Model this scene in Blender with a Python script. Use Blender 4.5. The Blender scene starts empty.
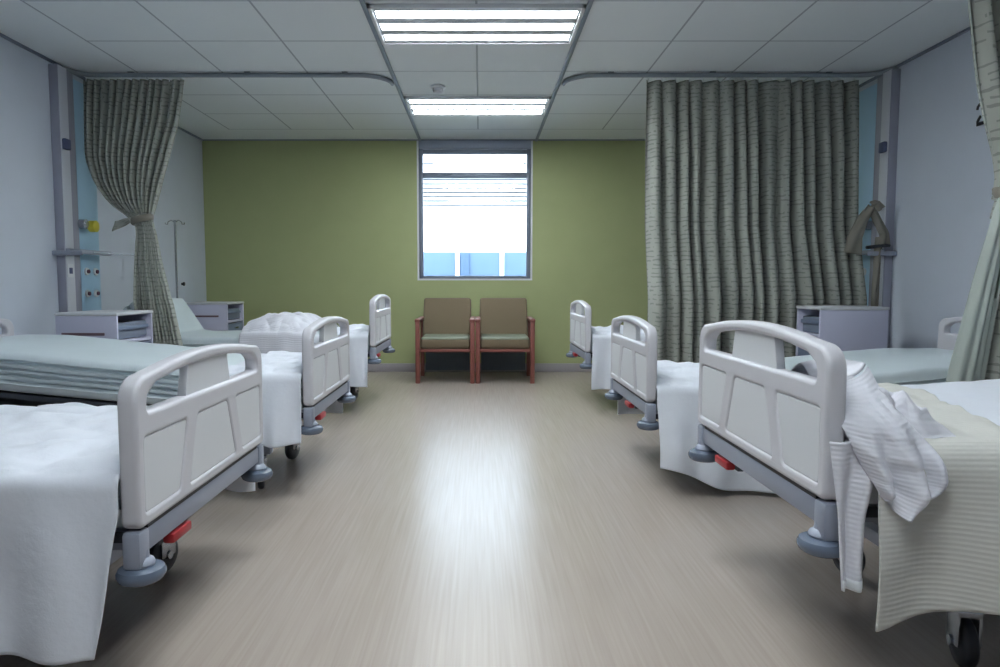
import bpy, bmesh, math, random
from mathutils import Vector, Matrix, noise
random.seed(7)
C = bpy.context.scene.collection
PI = math.pi

# ------------------------------------------------------------------ materials
def s2l(c):
    return tuple(((v/255)/12.92 if v/255 <= .04045 else ((v/255+.055)/1.055)**2.4) for v in c)

class NT:
    def __init__(self, m):
        self.m = m; m.use_nodes = True; self.t = m.node_tree
        self.b = self.t.nodes['Principled BSDF']; self.out = self.t.nodes['Material Output']
    def n(self, typ, **kw):
        x = self.t.nodes.new(typ)
        for k, v in kw.items():
            if k.startswith('i_'):
                key = k[2:]; key = int(key) if key.isdigit() else key.replace('_', ' ')
                x.inputs[key].default_value = v
            else: setattr(x, k, v)
        return x
    def l(self, a, b): self.t.links.new(a, b)
    def math(self, op, a, b=None, c=None):
        x = self.t.nodes.new('ShaderNodeMath'); x.operation = op
        for i, v in enumerate((a, b, c)):
            if v is None: continue
            if isinstance(v, (int, float)): x.inputs[i].default_value = v
            else: self.l(v, x.inputs[i])
        return x.outputs[0]
    def mix(self, f, a, b):
        x = self.t.nodes.new('ShaderNodeMix'); x.data_type = 'RGBA'
        for i, v in ((0, f), (6, a), (7, b)):
            if isinstance(v, (int, float)): x.inputs[i].default_value = v
            elif isinstance(v, tuple): x.inputs[i].default_value = (*v[:3], 1)
            else: self.l(v, x.inputs[i])
        return x.outputs[2]
    def bump(self, h, strength=.3, dist=.002):
        x = self.n('ShaderNodeBump', i_Strength=strength, i_Distance=dist)
        self.l(h, x.inputs['Height']); self.l(x.outputs[0], self.b.inputs['Normal'])

def mat(name, rgb, rough=.5, metal=0, var=.04, scale=6, bump=0, bscale=80, spec=.5, sheen=0):
    """procedural: base colour with a slight noise variation, optional fine bump"""
    m = bpy.data.materials.new(name); t = NT(m)
    c = s2l(rgb)
    tc = t.n('ShaderNodeTexCoord')
    no = t.n('ShaderNodeTexNoise', i_Scale=scale, i_Detail=4.0)
    t.l(tc.outputs['Object'], no.inputs['Vector'])
    a = tuple(v*(1-var) for v in c); b = tuple(min(1, v*(1+var)) for v in c)
    t.l(t.mix(no.outputs[0], a, b), t.b.inputs['Base Color'])
    t.b.inputs['Roughness'].default_value = rough
    t.b.inputs['Metallic'].default_value = metal
    t.b.inputs['Specular IOR Level'].default_value = spec
    if sheen: t.b.inputs['Sheen Weight'].default_value = sheen
    if bump:
        n2 = t.n('ShaderNodeTexNoise', i_Scale=bscale, i_Detail=3.0)
        t.l(tc.outputs['Object'], n2.inputs['Vector'])
        t.bump(n2.outputs[0], bump)
    return m

def ceiling_mat():
    m = bpy.data.materials.new('ceiling_tiles'); t = NT(m)
    tc = t.n('ShaderNodeTexCoord'); sp = t.n('ShaderNodeSeparateXYZ'); t.l(tc.outputs['Object'], sp.inputs[0])
    def line(o, off, w, p):
        a = t.math('ADD', o, -off); a = t.math('PINGPONG', a, p/2)      # distance to nearest multiple of .6
        return t.math('LESS_THAN', a, w)
    lx = line(sp.outputs[0], -.019, .006, .585); ly = line(sp.outputs[1], .72, .006, .579)
    g = t.math('MAXIMUM', lx, ly)
    inx = t.math('LESS_THAN', t.math('ABSOLUTE', t.math('ADD', sp.outputs[0], .019)), 2.348)
    iny = t.math('LESS_THAN', sp.outputs[1], 6.52)
    g = t.math('MULTIPLY', g, t.math('MULTIPLY', inx, iny))
    no = t.n('ShaderNodeTexNoise', i_Scale=1.6, i_Detail=2.0); t.l(tc.outputs['Object'], no.inputs['Vector'])
    base = t.mix(no.outputs[0], s2l((226, 233, 236)), s2l((233, 239, 241)))
    t.l(t.mix(g, base, s2l((172, 180, 186))), t.b.inputs['Base Color'])
    t.b.inputs['Roughness'].default_value = .85
    n2 = t.n('ShaderNodeTexNoise', i_Scale=160.0, i_Detail=2.0); t.l(tc.outputs['Object'], n2.inputs['Vector'])
    t.bump(t.math('SUBTRACT', n2.outputs[0], t.math('MULTIPLY', g, 2.0)), .15)
    return m

def floor_mat():
    m = bpy.data.materials.new('vinyl_floor'); t = NT(m)
    tc = t.n('ShaderNodeTexCoord')
    mp = t.n('ShaderNodeMapping'); mp.inputs['Scale'].default_value = (110, 2.2, 1); t.l(tc.outputs['Object'], mp.inputs[0])
    n1 = t.n('ShaderNodeTexNoise', i_Scale=1.0, i_Detail=2.0, i_Roughness=.5); t.l(mp.outputs[0], n1.inputs['Vector'])
    mp2 = t.n('ShaderNodeMapping'); mp2.inputs['Scale'].default_value = (6, 1.2, 1); t.l(tc.outputs['Object'], mp2.inputs[0])
    n2 = t.n('ShaderNodeTexNoise', i_Scale=1.0, i_Detail=3.0); t.l(mp2.outputs[0], n2.inputs['Vector'])
    f = t.math('ADD', t.math('MULTIPLY', n1.outputs[0], .75), t.math('MULTIPLY', n2.outputs[0], .25))
    cr = t.n('ShaderNodeValToRGB'); t.l(f, cr.inputs[0])
    cr.color_ramp.elements[0].position = .2; cr.color_ramp.elements[0].color = (*s2l((162, 150, 141)), 1)
    cr.color_ramp.elements[1].position = .85; cr.color_ramp.elements[1].color = (*s2l((181, 170, 161)), 1)
    t.l(cr.outputs[0], t.b.inputs['Base Color'])
    t.b.inputs['Roughness'].default_value = .27
    t.b.inputs['Specular IOR Level'].default_value = .42
    return m

def curtain_mat():
    m = bpy.data.materials.new('patterned_curtain_fabric'); t = NT(m)
    uv = t.n('ShaderNodeUVMap'); sp = t.n('ShaderNodeSeparateXYZ'); t.l(uv.outputs[0], sp.inputs[0])
    # scribbled horizontal dashes
    mp = t.n('ShaderNodeMapping'); mp.inputs['Scale'].default_value = (14, 26, 1); t.l(uv.outputs[0], mp.inputs[0])
    nz = t.n('ShaderNodeTexNoise', i_Scale=1.0, i_Detail=2.0); t.l(mp.outputs[0], nz.inputs['Vector'])
    v = t.math('ADD', t.math('MULTIPLY', sp.outputs[1], 34.0), t.math('MULTIPLY', nz.outputs[0], 1.1))
    fr = t.math('FRACT', v)
    line = t.math('LESS_THAN', t.math('ABSOLUTE', t.math('SUBTRACT', fr, .5)), .14)
    row = t.math('FLOOR', v)
    cb = t.n('ShaderNodeCombineXYZ'); t.l(t.math('MULTIPLY', sp.outputs[0], 20.0), cb.inputs[0]); t.l(t.math('MULTIPLY', row, 7.3), cb.inputs[1])
    n2 = t.n('ShaderNodeTexNoise', i_Scale=1.0, i_Detail=1.0); t.l(cb.outputs[0], n2.inputs['Vector'])
    dash = t.math('GREATER_THAN', n2.outputs[0], .47)
    d = t.math('MULTIPLY', line, dash)
    n3 = t.n('ShaderNodeTexNoise', i_Scale=3.0, i_Detail=3.0); t.l(uv.outputs[0], n3.inputs['Vector'])
    base = t.mix(n3.outputs[0], s2l((148, 151, 144)), s2l((166, 169, 161)))
    # plain lining strip down the leading edge (u below .17 m)
    pat = t.mix(t.math('MULTIPLY', d, .5), base, s2l((92, 96, 94)))
    lining = t.math('LESS_THAN', sp.outputs[0], 0.0)
    t.l(t.mix(lining, pat, s2l((184, 193, 186))), t.b.inputs['Base Color'])
    t.b.inputs['Roughness'].default_value = .9; t.b.inputs['Specular IOR Level'].default_value = .15
    n4 = t.n('ShaderNodeTexNoise', i_Scale=400.0); t.l(uv.outputs[0], n4.inputs['Vector']); t.bump(n4.outputs[0], .15)
    return m

def cloth_mat(name, rgb, ribs=0, rough=.85, bs=.25, var=.02):
    m = bpy.data.materials.new(name); t = NT(m)
    uv = t.n('ShaderNodeUVMap'); sp = t.n('ShaderNodeSeparateXYZ'); t.l(uv.outputs[0], sp.inputs[0])
    c = s2l(rgb)
    no = t.n('ShaderNodeTexNoise', i_Scale=7.0, i_Detail=4.0); t.l(uv.outputs[0], no.inputs['Vector'])
    t.l(t.mix(no.outputs[0], tuple(v*(1-var) for v in c), tuple(min(1, v*(1+var)) for v in c)), t.b.inputs['Base Color'])
    t.b.inputs['Roughness'].default_value = rough; t.b.inputs['Specular IOR Level'].default_value = .2
    t.b.inputs['Sheen Weight'].default_value = .15
    if ribs:
        s = t.math('SINE', t.math('MULTIPLY', sp.outputs[1], ribs*2*PI))
        s2 = t.math('SINE', t.math('MULTIPLY', sp.outputs[0], ribs*1.4*PI))
        t.bump(t.math('ADD', s, t.math('MULTIPLY', s2, .12)), bs, .003)
    else:
        n2 = t.n('ShaderNodeTexNoise', i_Scale=14.0, i_Detail=5.0, i_Roughness=.6); t.l(uv.outputs[0], n2.inputs['Vector'])
        t.bump(n2.outputs[0], bs, .01)
    return m

def glass_mat():
    m = bpy.data.materials.new('window_glass'); t = NT(m)
    tr = t.n('ShaderNodeBsdfTransparent'); gl = t.n('ShaderNodeBsdfGlossy'); gl.inputs['Roughness'].default_value = .02
    tr.inputs[0].default_value = (.93, .97, 1, 1)
    fr = t.n('ShaderNodeFresnel'); fr.inputs[0].default_value = 1.45
    mx = t.n('ShaderNodeMixShader'); t.l(fr.outputs[0], mx.inputs[0]); t.l(tr.outputs[0], mx.inputs[1]); t.l(gl.outputs[0], mx.inputs[2])
    t.l(mx.outputs[0], t.out.inputs[0]); return m

def emit_mat(name, rgb, s):
    m = bpy.data.materials.new(name); t = NT(m)
    t.b.inputs['Base Color'].default_value = (.9, .9, .9, 1)
    tc = t.n('ShaderNodeTexCoord'); no = t.n('ShaderNodeTexNoise', i_Scale=3.0); t.l(tc.outputs['Object'], no.inputs['Vector'])
    t.l(t.math('ADD', t.math('MULTIPLY', no.outputs[0], s*.04), s*.98), t.b.inputs['Emission Strength'])
    t.b.inputs['Emission Color'].default_value = (*rgb, 1); return m

M = dict(
    ceiling=ceiling_mat(), floor=floor_mat(), curtain=curtain_mat(), glass=glass_mat(),
    wall=mat('pale_blue_wall_paint', (206, 214, 226), .7, bump=.05, bscale=120),
    green=mat('olive_green_wall_paint', (170, 178, 130), .75, bump=.05, bscale=120),
    base=mat('grey_vinyl_skirting', (160, 156, 160), .5),
    plastic=mat('bed_board_plastic', (199, 199, 205), .38, var=.02),
    panel=mat('bed_board_panel', (211, 214, 218), .42, var=.02),
    steel=mat('blue_grey_painted_steel', (150, 157, 172), .4, metal=.1),
    dark=mat('dark_platform_metal', (58, 62, 70), .55),
    rubber=mat('black_rubber', (38, 42, 50), .4),
    bumper=mat('slate_bumper_plastic', (98, 110, 128), .25, spec=.6),
    chrome=mat('brushed_metal', (190, 194, 200), .25, metal=.9),
    red=mat('red_pedal_plastic', (168, 40, 48), .4),
    matt=mat('pale_green_vinyl_mattress', (210, 222, 227), .45, bump=.1, bscale=25),
    sheet=cloth_mat('white_sheet_cotton', (220, 225, 234), bs=.35),
    sheetw=cloth_mat('white_waffle_cotton', (220, 221, 229), ribs=75, bs=.16),
    cream=cloth_mat('cream_waffle_blanket', (206, 206, 200), ribs=95, bs=.16),
    lock=mat('lilac_white_laminate', (200, 201, 222), .45, var=.02),
    lockd=mat('slate_blue_laminate', (122, 136, 160), .5),
    lockin=mat('locker_recess_grey', (128, 138, 154), .7),
    brown=mat('brown_grip', (110, 88, 98), .6),
    alu=mat('aluminium_track', (146, 154, 162), .45, metal=.3),
    whitep=mat('white_plastic', (222, 226, 230), .4, var=.02),
    trunk=mat('white_trunking', (212, 216, 224), .5, var=.02),
    trunkg=mat('grey_channel_and_side_shade', (158, 160, 176), .6),  # channel's own grey, doubling as painted shade for the column's near side
    blue=mat('sky_blue_panel', (172, 208, 232), .5),
    frame=mat('window_frame_grey', (126, 136, 152), .45, metal=.2),
    wood=mat('reddish_brown_wood', (134, 78, 70), .4, scale=20, var=.15),
    uphol=mat('olive_brown_upholstery', (118, 104, 82), .8, bump=.25, bscale=300, sheen=.2),
    seattop=mat('grey_green_seat_top', (128, 136, 118), .45, bump=.1, bscale=100),
    charcoal=mat('charcoal_board', (96, 108, 118), .7),
    yellow=mat('yellow_valve_plastic', (214, 202, 60), .4),
    socket=mat('socket_face', (88, 96, 128), .5),
    sockbr=mat('brown_gas_outlet', (96, 60, 84), .5),
    tie=mat('grey_brown_tie_fabric', (134, 130, 120), .9, bump=.3, bscale=200),
    black=mat('black_paint', (26, 28, 36), .5),
    tube=emit_mat('lit_diffuser', (.90, .965, 1.0), 18.0),
    reflector=mat('fixture_reflector', (214, 220, 224), .3),
    cass=mat('blind_cassette_grey', (168, 178, 196), .5),
    rib=mat('fixture_rib', (205, 212, 218), .9),
    fence=mat('outdoor_blue_fence', (74, 96, 124), .6),
    fenced=mat('outdoor_blue_fence_dark', (60, 82, 112), .6),  # darker blue for the single board
    outw=mat('outdoor_white_render', (240, 240, 240), .8),
    outl=mat('outdoor_grey_louvre', (40, 42, 48), .7),
    ground=mat('outdoor_concrete', (160, 160, 158), .9),
)

# ------------------------------------------------------------------ helpers
def link(name, me, m, parent=None, smooth=True, sharp=True):
    o = bpy.data.objects.new(name, me); C.objects.link(o)
    if m is not None and not me.materials: me.materials.append(m)
    if smooth:
        for p in me.polygons: p.use_smooth = True
        if sharp:
            try: me.set_sharp_from_angle(angle=math.radians(35))
            except Exception: pass
    if parent: o.parent = parent
    return o

def tag(o, label, cat, group=None):
    o['label'] = label; o['category'] = cat
    if group: o['group'] = group
    return o

def thing(name, label, cat, loc=(0, 0, 0), rz=0, group=None):
    o = bpy.data.objects.new(name, None); C.objects.link(o); o.location = loc; o.rotation_euler = (0, 0, rz)
    o.empty_display_size = .1
    return tag(o, label, cat, group)

def struct(name, bm, m, parent=None):
    o = obj(name, bm, m, parent)
    if not parent: o['kind'] = 'structure'
    return o

def obj(name, bm, m, parent=None, smooth=True):
    me = bpy.data.meshes.new(name); bm.to_mesh(me); bm.free()
    return link(name, me, m, parent, smooth)

def box(bm, x0, x1, y0, y1, z0, z1, bev=0, seg=2):
    r = bmesh.ops.create_cube(bm, size=1)
    vs = r['verts']
    for v in vs:
        v.co = Vector((x0+(v.co.x+.5)*(x1-x0), y0+(v.co.y+.5)*(y1-y0), z0+(v.co.z+.5)*(z1-z0)))
    if bev:
        es = list({e for v in vs for e in v.link_edges})
        bmesh.ops.bevel(bm, geom=es, offset=min(bev, .49*min(abs(x1-x0), abs(y1-y0), abs(z1-z0))), segments=seg, affect='EDGES', profile=.5)
    return bm

def BX(*a, **k): return box(bmesh.new(), *a, **k)

def lathe(bm, prof, origin=(0, 0, 0), axis='z', n=24):
    """prof: list of (r, h)"""
    rings = []
    for r, h in prof:
        ring = []
        for i in range(n):
            a = 2*PI*i/n
            p = Vector((r*math.cos(a), r*math.sin(a), h))
            if axis == 'x': p = Vector((p.z, p.x, p.y))
            if axis == 'y': p = Vector((p.y, p.z, p.x))
            ring.append(bm.verts.new(p+Vector(origin)))
        rings.append(ring)
    for a, b in zip(rings, rings[1:]):
        for i in range(n): bm.faces.new((a[i], a[(i+1) % n], b[(i+1) % n], b[i]))
    bm.faces.new(list(reversed(rings[0]))); bm.faces.new(rings[-1])
    return bm

def tube(bm, pts, r, n=10, closed=False):
    pts = [Vector(p) for p in pts]; rings = []
    up = None
    for i, p in enumerate(pts):
        if closed: d = pts[(i+1) % len(pts)]-pts[i-1]
        else: d = pts[min(i+1, len(pts)-1)]-pts[max(i-1, 0)]
        d.normalize()
        if up is None:
            up = Vector((0, 0, 1)) if abs(d.z) < .9 else Vector((1, 0, 0))
        a = d.cross(up).normalized(); b = a.cross(d).normalized(); up = b
        rr = r[i] if isinstance(r, list) else r
        if isinstance(rr, tuple): ra, rb = rr
        else: ra = rb = rr
        rings.append([bm.verts.new(p+a*ra*math.cos(2*PI*k/n)+b*rb*math.sin(2*PI*k/n)) for k in range(n)])
    pairs = list(zip(rings, rings[1:]))
    if closed: pairs.append((rings[-1], rings[0]))
    for A, B in pairs:
        for k in range(n): bm.faces.new((A[k], A[(k+1) % n], B[(k+1) % n], B[k]))
    if not closed:
        bm.faces.new(list(reversed(rings[0]))); bm.faces.new(rings[-1])
    bmesh.ops.recalc_face_normals(bm, faces=bm.faces)
    return bm

def rounded(pts, r, seg=6):
    """round the corners of a 2-D polygon; r a number or one per corner"""
    out = []; n = len(pts)
    for i in range(n):
        p = Vector(pts[i]); a = Vector(pts[i-1]); b = Vector(pts[(i+1) % n])
        rr = r[i] if isinstance(r, list) else r
        da = (a-p); db = (b-p); rr = min(rr, da.length*.45, db.length*.45)
        if rr <= 0: out.append(tuple(p)); continue
        s = p+da.normalized()*rr; e = p+db.normalized()*rr
        for k in range(seg+1):
            t = k/seg
            q = s*(1-t)**2+p*2*t*(1-t)+e*t*t
            out.append((q.x, q.y))
    return out

def plate(loops, thick, bev, name='plate'):
    """filled 2-D outline with holes, given thickness and rounded edges -> mesh in the YZ plane"""
    cu = bpy.data.curves.new(name, 'CURVE'); cu.dimensions = '2D'; cu.fill_mode = 'BOTH'
    cu.extrude = thick/2-bev; cu.bevel_depth = bev; cu.bevel_resolution = 3; cu.offset = -bev
    for lp in loops:
        s = cu.splines.new('POLY'); s.points.add(len(lp)-1); s.use_cyclic_u = True
        for q, (x, y) in zip(s.points, lp): q.co = (x, y, 0, 1)
    t = bpy.data.objects.new('tmp', cu); C.objects.link(t)
    dg = bpy.context.evaluated_depsgraph_get(); dg.update()
    me = bpy.data.meshes.new_from_object(t.evaluated_get(dg))
    bpy.data.objects.remove(t); bpy.data.curves.remove(cu)
    R = Matrix(((0, 0, 1, 0), (1, 0, 0, 0), (0, 1, 0, 0), (0, 0, 0, 1)))
    me.transform(R); me.name = name
    for p in me.polygons: p.use_smooth = True
    return me

def grid(name, nu, nv, fn, m, parent=None, thick=0, closed_u=False):
    """surface from fn(a, b) -> (pos, (u, v)) with a UV map"""
    vs, uvs = [], []
    for j in range(nv+1):
        for i in range(nu+1):
            p, uv = fn(i/nu, j/nv); vs.append(tuple(p)); uvs.append(uv)
    fs = []
    for j in range(nv):
        for i in range(nu):
            a = j*(nu+1)+i; fs.append((a, a+1, a+nu+2, a+nu+1))
    me = bpy.data.meshes.new(name); me.from_pydata(vs, [], fs)
    ul = me.uv_layers.new(name='UVMap')
    for p in me.polygons:
        p.use_smooth = True
        for li in p.loop_indices: ul.data[li].uv = uvs[me.loops[li].vertex_index]
    me.update()
    o = link(name, me, m, parent, smooth=False)
    if thick:
        so = o.modifiers.new('thick', 'SOLIDIFY'); so.thickness = thick; so.offset = 0
    return o

def sm(a, b, x):
    t = max(0, min(1, (x-a)/(b-a))) if b != a else float(x > a); return t*t*(3-2*t)
def interp(tab, x):
    """smooth piecewise through [(x, y), ...] sorted by x"""
    if x <= tab[0][0]: return tab[0][1]
    for (a, p), (b, q) in zip(tab, tab[1:]):
        if x <= b:
            t = (x-a)/(b-a); return p+(q-p)*t
    return tab[-1][1]
def nz(x, y=0, z=0): return noise.noise(Vector((x, y, z)))

# ------------------------------------------------------------------ room shell
XL, XR, YB, YF, H = -2.80, 2.79, 6.97, -2.6, 2.35
struct('floor', BX(XL-.1, XR+.1, YF-.1, YB+.1, -.1, 0), M['floor'])
struct('ceiling', BX(XL-.1, XR+.1, YF-.1, YB+.1, H, H+.1), M['ceiling'])
struct('wall_left', BX(XL-.12, XL, YF-.1, YB+.12, 0, H), M['wall'])
struct('wall_right', BX(XR, XR+.12, YF-.1, YB+.12, 0, H), M['wall'])
struct('wall_front', BX(XL, XR, YF-.12, YF, 0, H), M['wall'])
WX0, WX1, WZ0, WZ1 = -.62, .515, .955, 2.345
b = bmesh.new()
box(b, XL, WX0, YB, YB+.16, 0, H); box(b, WX1, XR, YB, YB+.16, 0, H)
box(b, WX0, WX1, YB, YB+.16, 0, WZ0)
struct('wall_back', b, M['green'])
struct('baseboard_back', BX(XL, XR, YB-.012, YB, 0, .085, bev=.004), M['base'])
struct('baseboard_left', BX(XL, XL+.012, YF, YB, 0, .085, bev=.004), M['base'])
struct('baseboard_right', BX(XR-.012, XR, YF, YB, 0, .085, bev=.004), M['base'])
# shadow angle along the ceiling edges and the two long rails that flank the lights
struct('trim_1', BX(XL, XL+.018, YF, YB, H-.014, H), M['frame'])
struct('trim_2', BX(XR-.018, XR, YF, YB, H-.014, H), M['frame'])
for i, x in enumerate((-.604, .568)):
    bb = bmesh.new(); box(bb, x-.013, x+.013, YF, YB, H-.018, H, bev=.004)
    struct('trim_%d' % (i+3), bb, M['frame'])
struct('trim_5', BX(XL, XR, YB-.014, YB, H-.01, H), M['frame'])

# window
win = bmesh.new()
fw = .04; y0, y1 = YB+.02, YB+.09
box(win, WX0, WX0+fw, y0, y1, WZ0, WZ1, bev=.004); box(win, WX1-fw, WX1, y0, y1, WZ0, WZ1, bev=.004)
box(win, WX0+fw, WX1-fw, y0, y1, WZ0, WZ0+.03, bev=.004); box(win, WX0+fw, WX1-fw, y0, y1, WZ1-.13, WZ1-.09, bev=.004)
box(win, WX0+fw, WX1-fw, y0, y1, 1.975, 2.03, bev=.004)
w = struct('window_1', win, M['frame'])
g = bmesh.new(); box(g, WX0+fw, WX1-fw, YB+.05, YB+.056, WZ0+.03, WZ1-.1)
obj('window_pane', g, M['glass'], w)
obj('blind_cassette', BX(WX0, WX1, YB-.012, YB+.08, WZ1-.085, WZ1-.002, bev=.012), M['cass'], w)
rv = bmesh.new()
box(rv, WX0-.018, WX0, YB-.004, YB+.15, WZ0-.018, WZ1); box(rv, WX1, WX1+.018, YB-.004, YB+.15, WZ0-.018, WZ1)
box(rv, WX0-.018, WX1+.018, YB-.006, YB+.15, WZ0-.018, WZ0)
obj('window_reveal', rv, M['whitep'], w)

# outside: ground, blue fence and the louvred white building beyond
struct('ground', BX(-14, 14, 7.3, 30, -.3, -.05), M['ground'])
fe = thing('boundary_fence', 'blue panelled fence with white posts seen outside through the window', 'fence', (0, 10, -.05))
for i, (a, c) in enumerate(((-2.9, -1.0), (-.98, -.36), (-.30, .29), (.35, .97), (1.0, 2.9))):
    obj('fence_panel', BX(a, c, -.02, .02, 0, 1.42, bev=.005), M['fence'], fe)
for x in (-.99, -.33, .32, .985): obj('fence_post', BX(x-.03, x+.03, -.04, .04, 0, 1.44, bev=.008), M['outw'], fe)
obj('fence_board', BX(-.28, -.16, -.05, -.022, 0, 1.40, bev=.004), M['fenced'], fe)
bl = thing('white_building', 'white rendered building with thin horizontal louvres outside the window', 'building', (0, 14, -.05))
obj('building_wall', BX(-9, 9, 0, 3, 0, 6.5), M['outw'], bl)
for i in range(7):
    z = 2.55+i*.085
    obj('louvre', BX(-3 if i % 2 else -1.9, 3, -.05, .004, z, z+.022), M['outl'], bl)
obj('louvre', BX(-3, 3, -.05, .004, 3.38, 3.40), M['outl'], bl)

# ------------------------------------------------------------------ ceiling lights
def fixture(y, label):
    t = thing('ceiling_light', label, 'ceiling light', (-.018, y, H), 0, 'recessed ceiling lights of the central strip')
    f = bmesh.new(); hw, hd = .57, .275
    for a in ((-hw, hw, -hd, -hd+.02), (-hw, hw, hd-.02, hd), (-hw, -hw+.02, -hd, hd), (hw-.02, hw, -hd, hd)):
        box(f, *a, -.022, -.001, bev=.003)
    obj('frame', f, M['whitep'], t)
    obj('reflector', BX(-hw+.02, hw-.02, -hd+.02, hd-.02, -.0155, -.001), M['rib'], t)
    for k in (-1, 0, 1):
        obj('diffuser_bar', BX(-hw+.03, hw-.03, k*.168-.05, k*.168+.05, -.016, -.007, bev=.004), M['tube'], t)
    for k in (-.5, .5):
        obj('louvre_rib', BX(-hw+.02, hw-.02, k*.168-.0375, k*.168+.0375, -.0165, -.006, bev=.001), M['rib'], t)
fixture(3.925, 'large lit three-bar ceiling light nearer the viewer')
fixture(5.655, 'lit three-bar ceiling light farther off, closest to the window')
fixture(2.19, 'three-bar ceiling light above the first pair of beds')
fixture(.45, 'three-bar ceiling light directly above the viewer')

sd = thing('smoke_detector', 'small white round smoke detector on the ceiling between the lights', 'smoke detector', (-.31, 5.12, H))
obj('detector_base', lathe(bmesh.new(), [(.05, 0), (.055, -.004), (.055, -.016), (.046, -.02)]), M['whitep'], sd)
obj('detector_head', lathe(bmesh.new(), [(.036, -.018), (.04, -.03), (.033, -.046), (.012, -.052)]), M['trunk'], sd)

# ------------------------------------------------------------------ curtain tracks
def track(side, y, label, xin):
    s = side; pts = []
    xw = (XL if s < 0 else XR)
    t = thing('curtain_track', label, 'curtain track', (0, 0, H))
    z = -.018
    for k in range(9):
        a = PI/2*k/8
        pts.append((xw-s*.02-s*.14*(1-math.cos(a))*1.0-s*.0, y-.17+.17*math.sin(a), z))
    pts.append((s*2.2, y, z)); pts.append((s*1.5, y, z))
    for k in range(9):
        a = PI/2*k/8
        pts.append((s*(xin+.22)-s*.22*math.sin(a), y+.20*(1-math.cos(a)), z))
    bm = tube(bmesh.new(), pts, (.013, .016), n=8)
    obj('track_rail', bm, M['alu'], t)
    for x in (2.4, 1.6, xin+.3):
        obj('track_bracket', BX(s*x-.02, s*x+.02, y-.02, y+.02, -.004, 0), M['alu'], t)
    return t
track(-1, 4.80, 'grey ceiling curtain track on the left, carrying the tied-back curtain', .63)
track(1, 4.80, 'grey ceiling curtain track on the right, carrying the drawn curtain', .60)
track(1, 2.62, 'grey ceiling curtain track carrying the near tied curtain on the right', .60)

# ------------------------------------------------------------------ curtains
def lean(z):
    """the long curtains are pushed toward the viewer by the bed ends behind them"""
    return interp([(.28, 4.56), (.8, 4.58), (1.3, 4.72), (2.3, 4.80)], z)
def drawn_curtain():
    t = thing('privacy_curtain', 'wide grey-green patterned curtain drawn across beside the second right-hand bed', 'curtain', (1.9, 4.80, 0), 0, )
    x0, x1, zt, zb = 1.14, 2.60, 2.30, .26
    n = 15
    def fn(a, b):
        z = zt+(zb-zt)*b
        ph = 2*PI*n*(a+.03*nz(a*7, b*.5, 3))+1.8*nz(a*6, b*.8, 9)
        amp = (.02+.03*sm(0, .25, b))*(1+.9*nz(a*9, b*.5, 5))
        y = lean(z)+amp*math.sin(ph)+.012*math.sin(ph*.5+b*2)+.01*nz(a*6, b*2, 1)
        x = x0+(x1-x0)*a+.010*math.cos(ph)*1.0+.012*nz(a*4, b*1.5, 7)
        top = 0
        if b < .03: top = -.012*abs(math.sin(ph*.5))*(1-b/.03)
        return Vector((x-1.9, y-4.80, z+top)), (a*3.4+.02, z)
    grid('curtain_cloth', 420, 60, fn, M['curtain'], t, thick=.003)
    for i in range(16):
        x = x0+.02+(x1-x0-.04)*i/15
        h = tube(bmesh.new(), [(x-1.9, 0, 2.322), (x-1.9, .006, 2.308), (x-1.9, .0, 2.29)], .004, n=6)
        obj('curtain_hook', h, M['whitep'], t)
    return t
drawn_curtain()

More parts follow.
